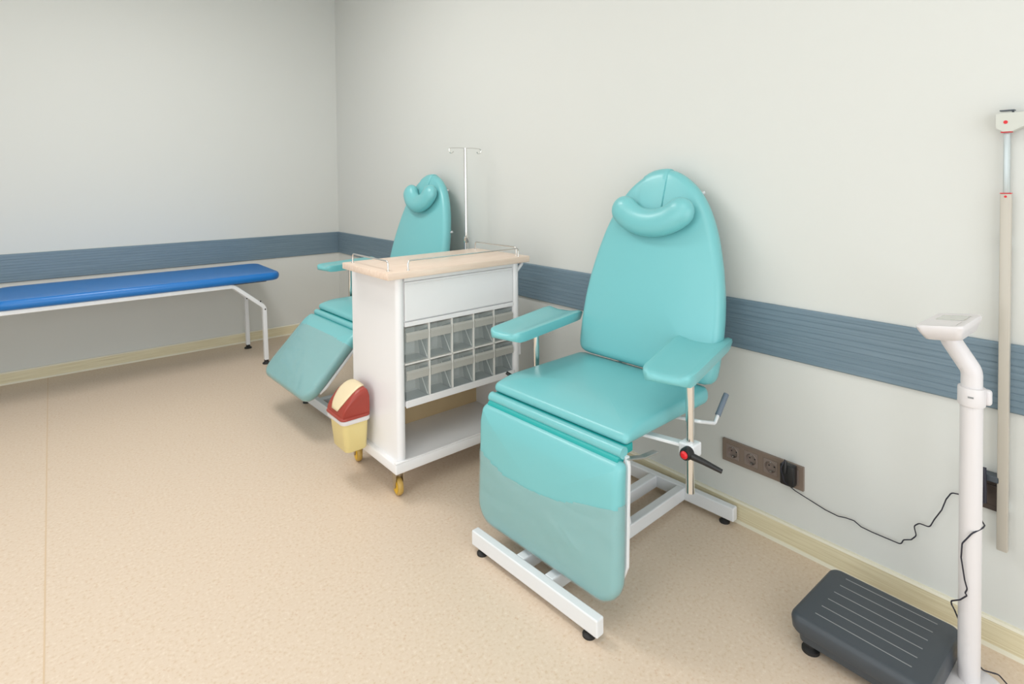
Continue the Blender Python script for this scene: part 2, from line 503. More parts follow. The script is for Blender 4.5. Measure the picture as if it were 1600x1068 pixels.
def make_chair(label, loc, rz, leg_ang, curl, arms, film_cut, back, clips):
    BACK.update(back)
    t = thing('reclining_drip_chair', label, 'medical chair', loc, math.radians(rz), 'teal reclining drip chairs by the right wall')
    # base frame -----------------------------------------------------------
    def bar(nm, lo, hi):
        bm = new_bm(); box(bm, lo, hi, 0.004); return obj(nm, bm, M_white, t)
    bar('front_base_bar', (-0.392, -0.276, 0.02), (-0.362, 0.276, 0.07))
    bar('rear_base_bar', (0.378, -0.276, 0.02), (0.408, 0.276, 0.07))
    bar('base_beam', (-0.363, -0.080, 0.0215), (0.379, -0.046, 0.069))
    bar('base_beam', (-0.363, 0.046, 0.0215), (0.379, 0.080, 0.069))
    for x in (-0.377, 0.393):
        for y in (-0.235, 0.235):
            bm = new_bm(); lathe(bm, [(0, 0), (0.019, 0), (0.019, 0.006), (0.012, 0.012), (0.007, 0.014), (0.007, 0.021), (0, 0.021)], (x, y, 0), n=18)
            obj('foot', bm, M_rubber, t, smooth=True)
    # pedestal between the beams and the seat frame
    bm = new_bm()
    for y in (-0.063, 0.063):
        s0 = [(-0.12, y-0.012, 0.069), (0.04, y-0.012, 0.069), (0.04, y+0.012, 0.069), (-0.12, y+0.012, 0.069)]
        s1 = [(-0.14, y-0.012, 0.475), (-0.06, y-0.012, 0.475), (-0.06, y+0.012, 0.475), (-0.14, y+0.012, 0.475)]
        loft(bm, [[Vector(q) for q in s0], [Vector(q) for q in s1]])
    box(bm, (-0.11, -0.051, 0.24), (-0.07, 0.051, 0.27))
    obj('pedestal', bm, M_white, t)
    bm = new_bm()
    box(bm, (-0.25, -0.20, 0.473), (0.13, -0.17, 0.500), 0.003); box(bm, (-0.25, 0.17, 0.473), (0.13, 0.20, 0.500), 0.003)
    box(bm, (-0.25, -0.17, 0.475), (-0.22, 0.17, 0.500), 0.003); box(bm, (-0.115, -0.17, 0.475), (-0.085, 0.17, 0.500), 0.003); box(bm, (0.10, -0.17, 0.475), (0.13, 0.17, 0.500), 0.003)
    obj('seat_frame', bm, M_white, t)
    # seat -------------------------------------------------------------------
    bm = new_bm()
    ol = rrect(-0.275, 0.205, -0.290, 0.290, (0.016, 0.04, 0.04, 0.016), step=0.03)
    def sf(a, b, c):
        k = max(0.0, (-0.16-a)/0.115)          # waterfall front edge
        k2 = (c/0.06)
        return Vector((a, b, 0.516 + c*(1-0.42*min(1, k)**2)))
    cushion(bm, ol, 0.048, 0.012, 0.012, sf)
    obj('seat', bm, M_teal, t, smooth=True, flat_angle=60)
    # hinge roll ---------------------------------------------------------------
    bm = new_bm(); sweep(bm, [(-0.284, -0.288, 0.501), (-0.284, 0.288, 0.501)], 0.017, n=24)
    bx = new_bm(); sweep(bx, [(-0.294, -0.283, 0.478), (-0.294, 0.283, 0.478)], 0.015, n=18); box(bx, (-0.285, -0.283, 0.490), (-0.235, 0.283, 0.5155), 0.003)
    obj('hinge_roll', bm, M_teal, t, smooth=True)
    obj('hinge_fabric', bx, M_teal_dark, t, smooth=True)
    # leg rest -----------------------------------------------------------------
    piv = Vector((-0.290, 0, 0.470)); la = math.radians(leg_ang)
    # down direction along the pad, and outward (front face) normal
    dn = Vector((-math.sin(la), 0, -math.cos(la))); fo = Vector((-math.cos(la), 0, math.sin(la)))
    def lf(a, b, c): return piv + Vector((0, a, 0)) + dn*b + fo*(c-0.012) + Vector((0, 0, 0.012))
    L = 0.405
    bm = new_bm()
    ol = rrect(-0.303, 0.303, 0.0, L, (0.022, 0.022, 0.075, 0.075), step=0.03)
    def lf2(a, b, c): return lf(a, b, c*(1-0.25*max(0, 1-b/0.05)))
    cushion(bm, ol, 0.056, 0.021, 0.013, lf2)
    leg = obj('leg_rest', bm, M_teal, t, smooth=True, flat_angle=60)
    # clear protective sleeve over the foot end
    bm = new_bm()
    ol2 = rrect(-0.3055, 0.3055, -0.002, L+0.0025, (0.022, 0.022, 0.077, 0.077), step=0.02)
    def lf3(a, b, c):
        w = 0.0012*math.sin(a*70+b*45) * (1 if c > 0.05 else 0)
        P0, P1 = Vector((0.22, 0.20)), Vector((-0.16, 0.265)); q = Vector((a, b)); dd = P1-P0
        s_ = max(0, min(1, (q-P0).dot(dd)/dd.length_squared)); dist = (q-(P0+dd*s_)).length
        w += (0.0075*math.exp(-(dist/0.010)**2) if c > 0.05 else 0)
        return lf(a, b, (c-0.0015)*(1-0.25*max(0, 1-b/0.05))+w*0.8)
    n0 = len(bm.verts)
    cushion(bm, ol2, 0.0605, 0.022, 0.0133, lf3, es=7)
    bmesh.ops.subdivide_edges(bm, edges=bm.edges[:], cuts=1, use_grid_fill=True)
    kill = []
    for f in bm.faces:
        q = f.calc_center_median() - piv
        if q.dot(dn) < film_cut(q.y): kill.append(f)
    bmesh.ops.delete(bm, geom=kill, context='FACES')
    obj('clear_sleeve', bm, M_film, leg, smooth=True, flat_angle=60)
    for s in (-1, 1):
        bm = new_bm()
        a0 = piv + Vector((0, s*0.293, 0.022)); 
        q0 = lf(s*0.295, 0.02, -0.004); q1 = lf(s*0.295, 0.30, -0.004); q2 = lf(s*0.283, 0.335, -0.002)
        sweep(bm, [a0+Vector((0.012, 0, 0.0)), q0, q1, q2], 1.0, sec=rectsec(0.012, 0.012, 0.002), up=(0, 1, 0), fil=0.015)
        obj('leg_rest_bracket', bm, M_white, leg)
    # release lever under the seat edge
    bm = new_bm(); sweep(bm, [(-0.283, -0.296, 0.488), (-0.215, -0.300, 0.471), (-0.150, -0.302, 0.466)], 1.0, sec=rectsec(0.005, 0.020, 0.001), up=(0, 0, 1))
    obj('release_lever', bm, M_steel, t)
    # recline lever
    bm = new_bm(); sweep(bm, [(0.03, -0.19, 0.494), (0.055, -0.325, 0.502), (0.147, -0.328, 0.470), (0.170, -0.328, 0.492)], 0.006, n=10, fil=0.012)
    lv = obj('recline_lever', bm, M_white, t, smooth=True)
    bm = new_bm(); sweep(bm, [(0.168, -0.328, 0.490), (0.226, -0.328, 0.545)], 0.009, n=12)
    obj('lever_grip', bm, M_grip, lv, smooth=True)
    # back ----------------------------------------------------------------------
    bm = new_bm()
    cushion(bm, back_outline(), BACK_T, 0.026, 0.016, back_fn)
    back = obj('backrest', bm, M_teal, t, smooth=True, flat_angle=60)
    bm = new_bm()
    for s in (-0.12, 0.12):
        q0 = back_fn(s, 0.0, -0.012); q1 = back_fn(s, 0.45, -0.012)
        sweep(bm, [(0.11, s, 0.488), (0.21, s, 0.50), q0, q1], 1.0, sec=rectsec(0.020, 0.030, 0.003), up=(0, 1, 0), fil=0.02)
    obj('back_frame', bm, M_white, t)
    # small white edge clips on the back rim
    for a, b in clips:
        bm = new_bm(); p0 = back_fn(a, b, 0.012); p1 = back_fn(a-0.014, b+0.006, 0.008)
        sweep(bm, [p0, p1], 0.006, n=8); obj('rim_clip', bm, M_wht_pl, back, smooth=True)
    # strap over the top
    bt = new_bm(); cushion(bt, back_outline(), BACK_T, 0.026, 0.016, back_fn)
    bmesh.ops.recalc_face_normals(bt, faces=bt.faces[:])
    tree = BVHTree.FromBMesh(bt); bt.free()
    org = back_fn(0, 0, 0)
    vo = (back_fn(0, 0, 2)-back_fn(0, 0, 1)).normalized(); vu = (back_fn(0, 1, 0.05)-back_fn(0, 0, 0.05)).normalized()
    bm = new_bm()
    rows = []
    cols = [-0.056, -0.052, -0.035, -0.012, 0.012, 0.035, 0.052, 0.056]
    specs = [('f', 0.53+0.15*k/9) for k in range(10)] + [('r', math.radians(12*k)) for k in range(1, 14)]
    for kind_, val in specs:
        row = []
        for a in cols:
            if kind_ == 'f': o_ = back_fn(a+0.030, val, 0.3); dr = -vo
            else:
                dr_o = vo*math.cos(val) + vu*math.sin(val)
                o_ = back_fn(a+0.030, 0.685, BACK_T/2) + dr_o*0.25; dr = -dr_o
            hit = tree.ray_cast(o_, dr)[0]
            off = 0.0035 if abs(a) < 0.054 else -0.002
            row.append(bm.verts.new(hit - dr*off))
        rows.append(row)
    for i in range(len(rows)-1):
        for k in range(len(cols)-1): bm.faces.new((rows[i][k], rows[i][k+1], rows[i+1][k+1], rows[i+1][k]))
    hp = obj('pillow_strap', bm, M_teal, back, smooth=True, flat_angle=50)
    sm = hp.modifiers.new('thickness', 'SOLIDIFY'); sm.thickness = 0.003; sm.offset = 0
    # head pillow: sausage bent into a crescent
    bm = new_bm()
    pts, rads = [], []
    K = 34; half = 0.135
    for k in range(K+1):
        s = -1 + 2*k/K
        a = curl[2]*math.sin(s*curl[3])/math.sin(curl[3])
        b = 0.532 + curl[4] + curl[0]*(1-math.cos(s*curl[3]))/(1-math.cos(curl[3]))
        r = curl[1] + 0.003*abs(s)
        pts.append(back_fn(a, b, BACK_T+0.040)); rads.append(r)
    # rounded ends
    t0 = (pts[0]-pts[1]).normalized(); t1 = (pts[-1]-pts[-2]).normalized()
    R = rads[0]
    pre = [pts[0]+t0*R*math.sin(q) for q in (1.5, 1.3, 1.05, 0.8, 0.5, 0.25)]
    prr = [R*math.cos(q) for q in (1.5, 1.3, 1.05, 0.8, 0.5, 0.25)]
    post = [pts[-1]+t1*R*math.sin(q) for q in (0.25, 0.5, 0.8, 1.05, 1.3, 1.5)]
    por = [R*math.cos(q) for q in (0.25, 0.5, 0.8, 1.05, 1.3, 1.5)]
    fl = Vector((-math.cos(math.radians(13.2)), 0, math.sin(math.radians(13.2))))
    sec = [(0.68*math.cos(2*PI*k/26), math.sin(2*PI*k/26)) for k in range(26)]
    sweep(bm, pre+pts+post, prr+rads+por, sec=sec, up=fl)
    obj('head_pillow', bm, M_teal, back, smooth=True, flat_angle=80)
    # arms -----------------------------------------------------------------------
    for (p0, p1, zz, w0, w1, px, py, side, zb) in arms:
        p0 = Vector((*p0, 0)); p1 = Vector((*p1, 0))
        d = (p1-p0); Ln = d.length; d.normalize(); nrm = Vector((-d.y, d.x, 0))
        secs = []
        TH = 0.040
        for s, sh, zsh in ((0.0, 0.70, 0.012), (0.006, 0.85, 0.005), (0.02, 0.95, 0.001), (0.05, 1, 0), (0.15, 1, 0), (0.27, 1, 0), (Ln-0.05, 1, 0), (Ln-0.018, 0.98, 0.001), (Ln-0.005, 0.94, 0.006), (Ln, 0.86, 0.014)):
            w = (w0 + (w1-w0)*s/Ln)*sh
            cpt = p0 + d*s
            ring = []
            m_ = 15
            for k in range(m_):                # top, dished
                u = -1 + 2*k/(m_-1)
                dip = -0.013*(1-abs(u)**2.2) if abs(u) < 1 else 0
                edge = -0.007*max(0, (abs(u)-0.86)/0.14)**2
                ring.append(cpt + nrm*(u*w/2) + Vector((0, 0, zz + dip + edge + 0.004 - zsh*1.0)))
            ring.append(cpt + nrm*(w/2*1.015) + Vector((0, 0, zz-0.014)))
            ring.append(cpt + nrm*(w/2*0.93) + Vector((0, 0, zz-TH+zsh)))
            ring.append(cpt + nrm*(-w/2*0.93) + Vector((0, 0, zz-TH+zsh)))
            ring.append(cpt + nrm*(-w/2*1.015) + Vector((0, 0, zz-0.014)))
            secs.append(ring)
        bm = new_bm(); loft(bm, secs)
        arm = obj('armrest', bm, M_teal, t, smooth=True, flat_angle=50)
        bm = new_bm(); sweep(bm, [(px, py, zb), (px, py, zz-TH+0.003)], 0.0125, n=20)
        obj('armrest_post', bm, M_chrome, arm, smooth=True)
        # clamp and its bracket
        s = side
        bm = new_bm()
        box(bm, (px-0.024, py-0.024, 0.452), (px+0.024, py+0.024, 0.492), 0.004)
        sweep(bm, [(px+0.0, py-s*0.018, 0.478), (px-0.06, s*0.24, 0.495), (px-0.065, s*0.195, 0.495)], 1.0, sec=rectsec(0.010, 0.03, 0.002), up=(0, 0, 1))
        cl = obj('clamp', bm, M_white, t)
        bm = new_bm()
        hx = px-0.050; hz = 0.472
        hy = py + s*0.006 - 0.004
        lathe(bm, [(0, 0), (0.015, 0), (0.018, 0.006), (0.018, 0.026), (0, 0.026)], (px-0.050, hy, hz), axis=(1, 0, 0), n=18)
        sweep(bm, [(hx+0.012, hy, hz), (hx+0.030, hy-s*0.0+(-0.045), hz-0.014), (hx+0.05, hy-0.090, hz-0.032)] if s < 0 else [(hx+0.010, hy, hz), (hx-0.02, hy+0.045, hz+0.024), (hx-0.04, hy+0.075, hz+0.045)], [0.011, 0.0085, 0.0065], n=12)
        kn = obj('clamp_lever', bm, M_black, t, smooth=True)
        bm = new_bm(); lathe(bm, [(0, -0.007), (0.007, -0.006), (0.0115, -0.001), (0.0115, 0.003), (0, 0.003)], (px-0.051, hy, hz), axis=(1, 0, 0), n=18)
        obj('lever_button', bm, M_red, kn, smooth=True)
    return t

CX, CY = -0.450, -3.487
def cut1(y):
    P = [(-0.40, 0.075), (-0.31, 0.104), (-0.19, 0.132), (-0.08, 0.162), (0.0, 0.173), (0.14, 0.177), (0.22, 0.163), (0.26, 0.150), (0.40, 0.128)]
    for k in range(len(P)-1):
        if y <= P[k+1][0]:
            f = (y-P[k][0])/(P[k+1][0]-P[k][0]); return P[k][1]*(1-f)+P[k+1][1]*f
    return P[-1][1]
def loc1(x, y, rz=3.0, cx=CX, cy=CY):
    a = math.radians(-rz); X, Y = x-cx, y-cy
    return (X*math.cos(a)-Y*math.sin(a), X*math.sin(a)+Y*math.cos(a))
arms1 = [
    (loc1(-0.612, -3.850), loc1(-0.160, -3.703), 0.722, 0.150, 0.178, *loc1(-0.500, -3.857), -1, 0.340),
    (loc1(-0.685, -3.200), loc1(-0.242, -3.078), 0.722, 0.142, 0.172, *loc1(-0.490, -3.162), 1, 0.340)]
make_chair('nearer teal reclining chair with hanging leg rest, two dished armrests, beside the black scale', (CX, CY, 0), 3.0, 2.0, (0.046, 0.053, 0.122, 0.9, 0.0), arms1, cut1, {'dx': 0.004, 'dy': -0.012, 'th': 13.8, 'rear': 0.012}, [(-0.140, 0.668)])
arms2 = [
    ((-0.16, -0.365), (0.29, -0.235), 0.722, 0.150, 0.178, -0.04, -0.350, -1, 0.340),
    ((-0.23, 0.330), (0.20, 0.40), 0.768, 0.142, 0.172, -0.04, 0.350, 1, 0.340)]
make_chair('farther teal reclining chair with raised leg rest, half hidden behind the white trolley', (-0.450, -1.770, 0), 2.5, 44.0, (0.060, 0.055, 0.105, 1.05, 0.026), arms2, lambda y: 0.074, {'dx': 0.0, 'dy': 0.0, 'th': 13.2, 'rear': 0.0}, [(-0.142, 0.658), (-0.260, 0.41)])

# ---------------------------------------------------------------- trolley
def make_trolley():
    t = thing('medical_trolley', 'white trolley with maple top, clear tilt bins and amber castors between the chairs', 'trolley', (-0.59, -2.60, 0), math.radians(1.2))
    X0, X1, Y0, Y1 = -0.315, 0.330, -0.190, 0.225
    bm = new_bm(); box(bm, (X0-0.020, Y0-0.012, 0.108), (X1+0.02, Y1+0.012, 0.150), 0.006, 3)
    box(bm, (X0-0.02, Y0-0.012, 0.149), (X1+0.02, Y0+0.002, 0.155), 0.002)
    obj('base_slab', bm, M_lam, t, smooth=True, flat_angle=35)
    for s, x in ((-1, X0), (1, X1)):
        bm = new_bm()
        xa, xb = (x, x+0.038) if s < 0 else (x-0.038, x)
        ol = rrect(xa, xb, Y0, Y1, (0.018, 0.018, 0.010, 0.010), seg=6, step=0.2)
        lo = [bm.verts.new((a, b, 0.150)) for a, b in ol]; hi = [bm.verts.new((a, b, 0.887)) for a, b in ol]
        n = len(ol)
        for k in range(n): bm.faces.new((lo[k], lo[(k+1) % n], hi[(k+1) % n], hi[k]))
        bm.faces.new(lo[::-1]); bm.faces.new(hi)
        obj('end_panel', bm, M_lam, t, smooth=True, flat_angle=35)
    xi0, xi1 = X0+0.038, X1-0.038
    bm = new_bm(); box(bm, (xi0, Y1-0.020, 0.362), (xi1, Y1-0.006, 0.887)); obj('back_panel', bm, M_lam, t)
    bm = new_bm(); box(bm, (xi0, 0.110, 0.150), (xi1, 0.118, 0.362)); obj('lower_tan_band', bm, M_tan_band, t)  # tan sheet put in to give the tan band behind the lower shelf
    bm = new_bm(); box(bm, (xi0, Y0+0.004, 0.867), (xi1, Y0+0.0125, 0.887)); box(bm, (xi0, Y0+0.0125, 0.874), (xi1, Y1-0.02, 0.887)); obj('top_rail', bm, M_lam, t)
    # drawer
    bm = new_bm(); box(bm, (xi0, Y0+0.013, 0.7025), (xi1, Y0+0.020, 0.8735)); obj('fascia', bm, M_lam, t)
    bm = new_bm(); box(bm, (xi0+0.002, Y0+0.004, 0.707), (xi1-0.002, Y0+0.0125, 0.864), 0.002); d = obj('drawer', bm, M_lam, t)
    bm = new_bm(); box(bm, (xi0+0.004, Y0+0.0015, 0.852), (xi1-0.004, Y0+0.005, 0.856), 0.0015); obj('drawer_lip', bm, M_lam, d)
    bm = new_bm(); box(bm, (xi0, Y0+0.002, 0.684), (xi1, Y1-0.02, 0.702), 0.002); obj('shelf', bm, M_lam, t)
    bm = new_bm(); box(bm, (xi0, Y0-0.001, 0.357), (xi1, Y0+0.004, 0.386), 0.002)
    box(bm, (xi0, Y0+0.004, 0.362), (xi1, Y1-0.02, 0.380)); obj('shelf', bm, M_lam, t)
    # bin rack
    bm = new_bm()
    nc = 5; W = (xi1-xi0)/nc; z0, zm, z1 = 0.380, 0.5325, 0.684
    for k in range(1, nc): box(bm, (xi0+k*W-0.003, Y0+0.004, z0), (xi0+k*W+0.003, Y0+0.12, z1))
    box(bm, (xi0, Y0+0.004, zm-0.003), (xi1, Y0+0.12, zm+0.003))
    box(bm, (xi0, Y0+0.118, z0), (xi1, Y0+0.124, z1))
    rack = obj('bin_rack', bm, M_milky, t)
    def shell_bin(bmx, x0, x1, zb, zt, yf):
        th = 0.0015
        yb = yf+0.085; H = zt-zb
        # tilted-front bin: the front leans out at the top
        box(bmx, (x0, yf+0.006, zb), (x1, yb, zb+th))
        for xx in (x0, x1-th):
            v = [bmx.verts.new(q) for q in ((xx, yf+0.006, zb), (xx, yb-0.02, zb), (xx, yb, zt-0.05), (xx, yf, zt-0.012),
                                            (xx+th, yf+0.006, zb), (xx+th, yb-0.02, zb), (xx+th, yb, zt-0.05), (xx+th, yf, zt-0.012))]
            for q in ((0, 1, 2, 3), (7, 6, 5, 4), (0, 4, 5, 1), (1, 5, 6, 2), (2, 6, 7, 3), (3, 7, 4, 0)): bmx.faces.new([v[j] for j in q])
        box(bmx, (x0, yf+0.0, zb), (x1, yf+0.002, zt-0.004))
    for row in range(2):
        for k in range(nc):
            zb = (z0 if row == 0 else zm+0.003)+0.003; zt = (zm-0.003 if row == 0 else z1)-0.003
            x0 = xi0+k*W+0.005; x1 = xi0+(k+1)*W-0.005; yf = Y0+0.008
            bm = new_bm(); shell_bin(bm, x0, x1, zb, zt, yf)
            b = obj('tilt_bin', bm, M_clear, rack)
            bm = new_bm()
            v0 = (x0+0.001, yf-0.004, zb+0.082); 
            sec0 = [(yf-0.001, zb+0.082), (yf-0.007, zb+0.084), (yf-0.009, zb+0.112), (yf-0.001, zb+0.120)]
            loft(bm, [[Vector((xx, y_, z_)) for y_, z_ in sec0] for xx in (x0, x1)])
            # diagonal side edges
            obj('bin_lip', bm, M_lip, rack)
            bm = new_bm()
            sweep(bm, [(x1-0.0025, yf+0.004, zb+0.004), (x1-0.0025, yf+0.075, zb+0.100)], 0.0019, n=8)
            obj('bin_edge', bm, M_edge, rack)
    # worktop
    TX0, TX1, TY0, TY1 = -0.372, 0.362, -0.228, 0.190
    bm = new_bm(); box(bm, (TX0, TY0, 0.887), (TX1, TY1, 0.915), 0.004, 2); obj('worktop', bm, M_maple, t, smooth=True, flat_angle=35)
    def gal(pts):
        bm = new_bm(); sweep(bm, pts, 0.0033, n=10, fil=0.014)
        for q in (pts[0], pts[-1]): lathe(bm, [(0, 0), (0.007, 0), (0.006, 0.002), (0, 0.002)], (q[0], q[1], 0.915), n=12)
        obj('gallery_rail', bm, M_chrome, t, smooth=True)
    h = 0.953
    gal([(-0.338, -0.168, 0.915), (-0.338, -0.168, h), (-0.338, 0.155, h), (-0.338, 0.155, 0.915)])
    gal([(-0.270, -0.205, 0.915), (-0.270, -0.205, h), (0.310, -0.205, h), (0.310, -0.205, 0.915)])
    gal([(0.330, -0.168, 0.915), (0.330, -0.168, h), (0.330, 0.155, h), (0.330, 0.155, 0.915)])
    # push handle
    bm = new_bm(); sweep(bm, [(0.322, -0.172, 0.836), (0.357, -0.180, 0.878), (0.357, 0.160, 0.878), (0.322, 0.150, 0.836)], 0.008, n=12, fil=0.012)
    obj('push_handle', bm, M_white, t, smooth=True)
    bm = new_bm()
    box(bm, (0.3305, -0.17, 0.44), (0.352, 0.08, 0.62), 0.004)
    obj('side_pocket', bm, M_lam, t)
    for cx in (-0.300, 0.315):
        for cy in (-0.165, 0.205):
            swivel = math.radians(81 if cx < 0 else 20); hub = (cx, cy); n0 = len(bpy.data.objects)
            c = new_bm()
            box(c, (cx-0.022, cy-0.022, 0.1045), (cx+0.022, cy+0.022, 0.108))
            for s in (-1, 1):
                sec_ = [(cx-0.016, 0.104), (cx+0.016, 0.104), (cx+0.020, 0.060), (cx+0.008, 0.030), (cx-0.006, 0.030), (cx-0.016, 0.066)]
                ya, yb = (cy+s*0.015, cy+s*0.0175)
                loft(c, [[Vector((x_, ya, z_)) for x_, z_ in sec_], [Vector((x_, yb, z_)) for x_, z_ in sec_]])
            box(c, (cx-0.018, cy-0.0175, 0.098), (cx+0.018, cy+0.0175, 0.1045))
            lathe(c, [(0, -0.019), (0.005, -0.019), (0.005, 0.019), (0, 0.019)], (cx, cy, 0.036), axis=(0, 1, 0), n=12)
            co = obj('castor', c, M_zinc, t)
            w = new_bm(); lathe(w, [(0, -0.006), (0.020, -0.008), (0.026, -0.0115), (0.033, -0.0105), (0.036, -0.005), (0.036, 0.005), (0.033, 0.0105), (0.026, 0.0115), (0.020, 0.008), (0, 0.006)], (cx, cy, 0.036), axis=(0, 1, 0), n=32)
            obj('wheel', w, M_castor, co, smooth=True)
            w = new_bm(); lathe(w, [(0, 0.0122), (0.014, 0.0122), (0.024, 0.0135), (0.027, 0.012)], (cx, cy, 0.036), axis=(0, -1, 0), n=24)
            lathe(w, [(0, 0.0122), (0.014, 0.0122), (0.024, 0.0135), (0.027, 0.012)], (cx, cy, 0.036), axis=(0, 1, 0), n=24)
            wc = obj('wheel_cover', w, M_castor_y, co, smooth=True)
            R_ = Matrix.Translation(Vector((cx, cy, 0))) @ Matrix.Rotation(swivel, 4, 'Z') @ Matrix.Translation(Vector((-cx+0.014, -cy, 0)))
            for o_ in [co]+list(co.children): o_.data.transform(R_)
    return t
make_trolley()

# ---------------------------------------------------------------- swing-lid bin hung on the trolley's left side
def make_swing_bin():
    t = thing('swing_lid_bin', 'small pale yellow bin with brick red swing lid hung on the trolley end', 'bin', (-0.926, -2.52, 0.0), math.radians(1.2))
    # local: hangs to -x ; x -0.125..-0.006, y -0.08..0.08
    def ring(x0, x1, y0, y1, z, r=0.022): return [Vector((a, b, z)) for a, b in rrect(x0, x1, y0, y1, r, seg=5, step=1)]
    bm = new_bm()
    loft(bm, [ring(-0.104, -0.014, -0.066, 0.066, 0.148, 0.02), ring(-0.108, -0.010, -0.069, 0.069, 0.153), ring(-0.120, -0.006, -0.076, 0.076, 0.272)])
    obj('bin_body', bm, M_yel, t, smooth=True, flat_angle=45)
    bm = new_bm()
    loft(bm, [ring(-0.128, -0.002, -0.084, 0.084, 0.272), ring(-0.130, -0.002, -0.085, 0.085, 0.276), ring(-0.130, -0.002, -0.085, 0.085, 0.288), ring(-0.126, -0.004, -0.082, 0.082, 0.292)])
    obj('rim', bm, M_wht_pl, t, smooth=True, flat_angle=45)
    # red hood: barrel-like, ridge runs along x
    bm = new_bm()
    loft(bm, [ring(-0.132, -0.002, -0.087, 0.087, 0.291), ring(-0.133, -0.002, -0.088, 0.088, 0.295), ring(-0.132, -0.002, -0.086, 0.086, 0.300), ring(-0.128, -0.004, -0.081, 0.081, 0.303)])
    PR = [(-0.127, 0.302), (-0.124, 0.318), (-0.116, 0.336), (-0.104, 0.354), (-0.090, 0.371), (-0.074, 0.387), (-0.056, 0.399), (-0.040, 0.406), (-0.026, 0.408), (-0.016, 0.406), (-0.009, 0.399), (-0.005, 0.385), (-0.004, 0.350), (-0.004, 0.302)]
    def hood_ring(y, k):
        return [Vector((x*(0.96 if k < 1 else 1) - 0.003*(k < 1), y, 0.300+(z-0.300)*k)) for x, z in PR]
    secs = [hood_ring(y, k) for y, k in ((-0.080, 0.80), (-0.078, 0.88), (-0.073, 0.94), (-0.062, 0.975), (-0.04, 0.99), (0, 1.0), (0.04, 0.99), (0.062, 0.975), (0.073, 0.94), (0.078, 0.88), (0.080, 0.80))]
    loft(bm, secs)
    obj('hood', bm, M_brick, t, smooth=True, flat_angle=40)
    # cream swing flap lying on the sloping front of the hood
    bm = new_bm()
    rows = []
    FR = resample([Vector(q) for q in PR[1:10]], 15, closed=False)
    for i, q in enumerate(FR):
        u = i/14
        hw = 0.062*math.sin(PI*min(1, 0.10+u*0.62))**0.6 - 0.004
        nx, nz = (-0.75+0.7*u), (0.6+0.4*u)
        rows.append([bm.verts.new((q.x + nx*(0.0045-0.003*w_*w_), hw*w_, q.y + nz*(0.0045-0.004*w_*w_))) for w_ in (-1, -0.8, -0.4, 0, 0.4, 0.8, 1)])
    for i in range(14):
        for k in range(6): bm.faces.new((rows[i][k], rows[i][k+1], rows[i+1][k+1], rows[i+1][k]))
    fl = obj('swing_flap', bm, M_cream, t, smooth=True, flat_angle=60)
    m_ = fl.modifiers.new('thickness', 'SOLIDIFY'); m_.thickness = 0.004; m_.offset = 0
    bm = new_bm(); box(bm, (-0.008, -0.03, 0.255), (0.0175, 0.03, 0.272)); obj('hanger', bm, M_wht_pl, t)
    return t
make_swing_bin()

# ---------------------------------------------------------------- drip stand
def make_stand():
    t = thing('drip_stand', 'thin chrome drip stand with two-hook top behind the trolley', 'drip stand', (-0.170, -2.222, 0))
    bm = new_bm(); lathe(bm, [(0, 0), (0.13, 0), (0.13, 0.008), (0.12, 0.016), (0.025, 0.026), (0.018, 0.045), (0, 0.045)], n=32)
    obj('foot_plate', bm, M_white, t, smooth=True)
    bm = new_bm(); sweep(bm, [(0, 0, 0.03), (0, 0, 0.93)], 0.012, n=18); obj('outer_tube', bm, M_chrome, t, smooth=True)
    bm = new_bm(); lathe(bm, [(0.012, 0.925), (0.016, 0.93), (0.016, 0.955), (0.009, 0.962)], n=18); obj('collar', bm, M_chrome, t, smooth=True)
    bm = new_bm(); sweep(bm, [(0, 0, 0.92), (0, 0, 1.447)], 0.0088, n=16); obj('inner_tube', bm, M_chrome, t, smooth=True)
    for s in (-1, 1):
        bm = new_bm()
        pts = [Vector((0, 0, 1.446)), Vector((s*0.05, 0, 1.447)), Vector((s*0.092, 0, 1.445))]
        for k in range(1, 11):
            a = PI/2 - k*PI*1.35/10
            pts.append(Vector((s*(0.092+0.014*math.cos(a)*1.0+0.0), 0, 1.431+0.014*math.sin(a))))
        # curl back inward
        sweep(bm, pts, 0.0028, n=8)
        lathe(bm, [(0, -0.004), (0.004, 0), (0, 0.004)], pts[-1], n=8)
        obj('hook', bm, M_chrome, t, smooth=True)
    return t
make_stand()

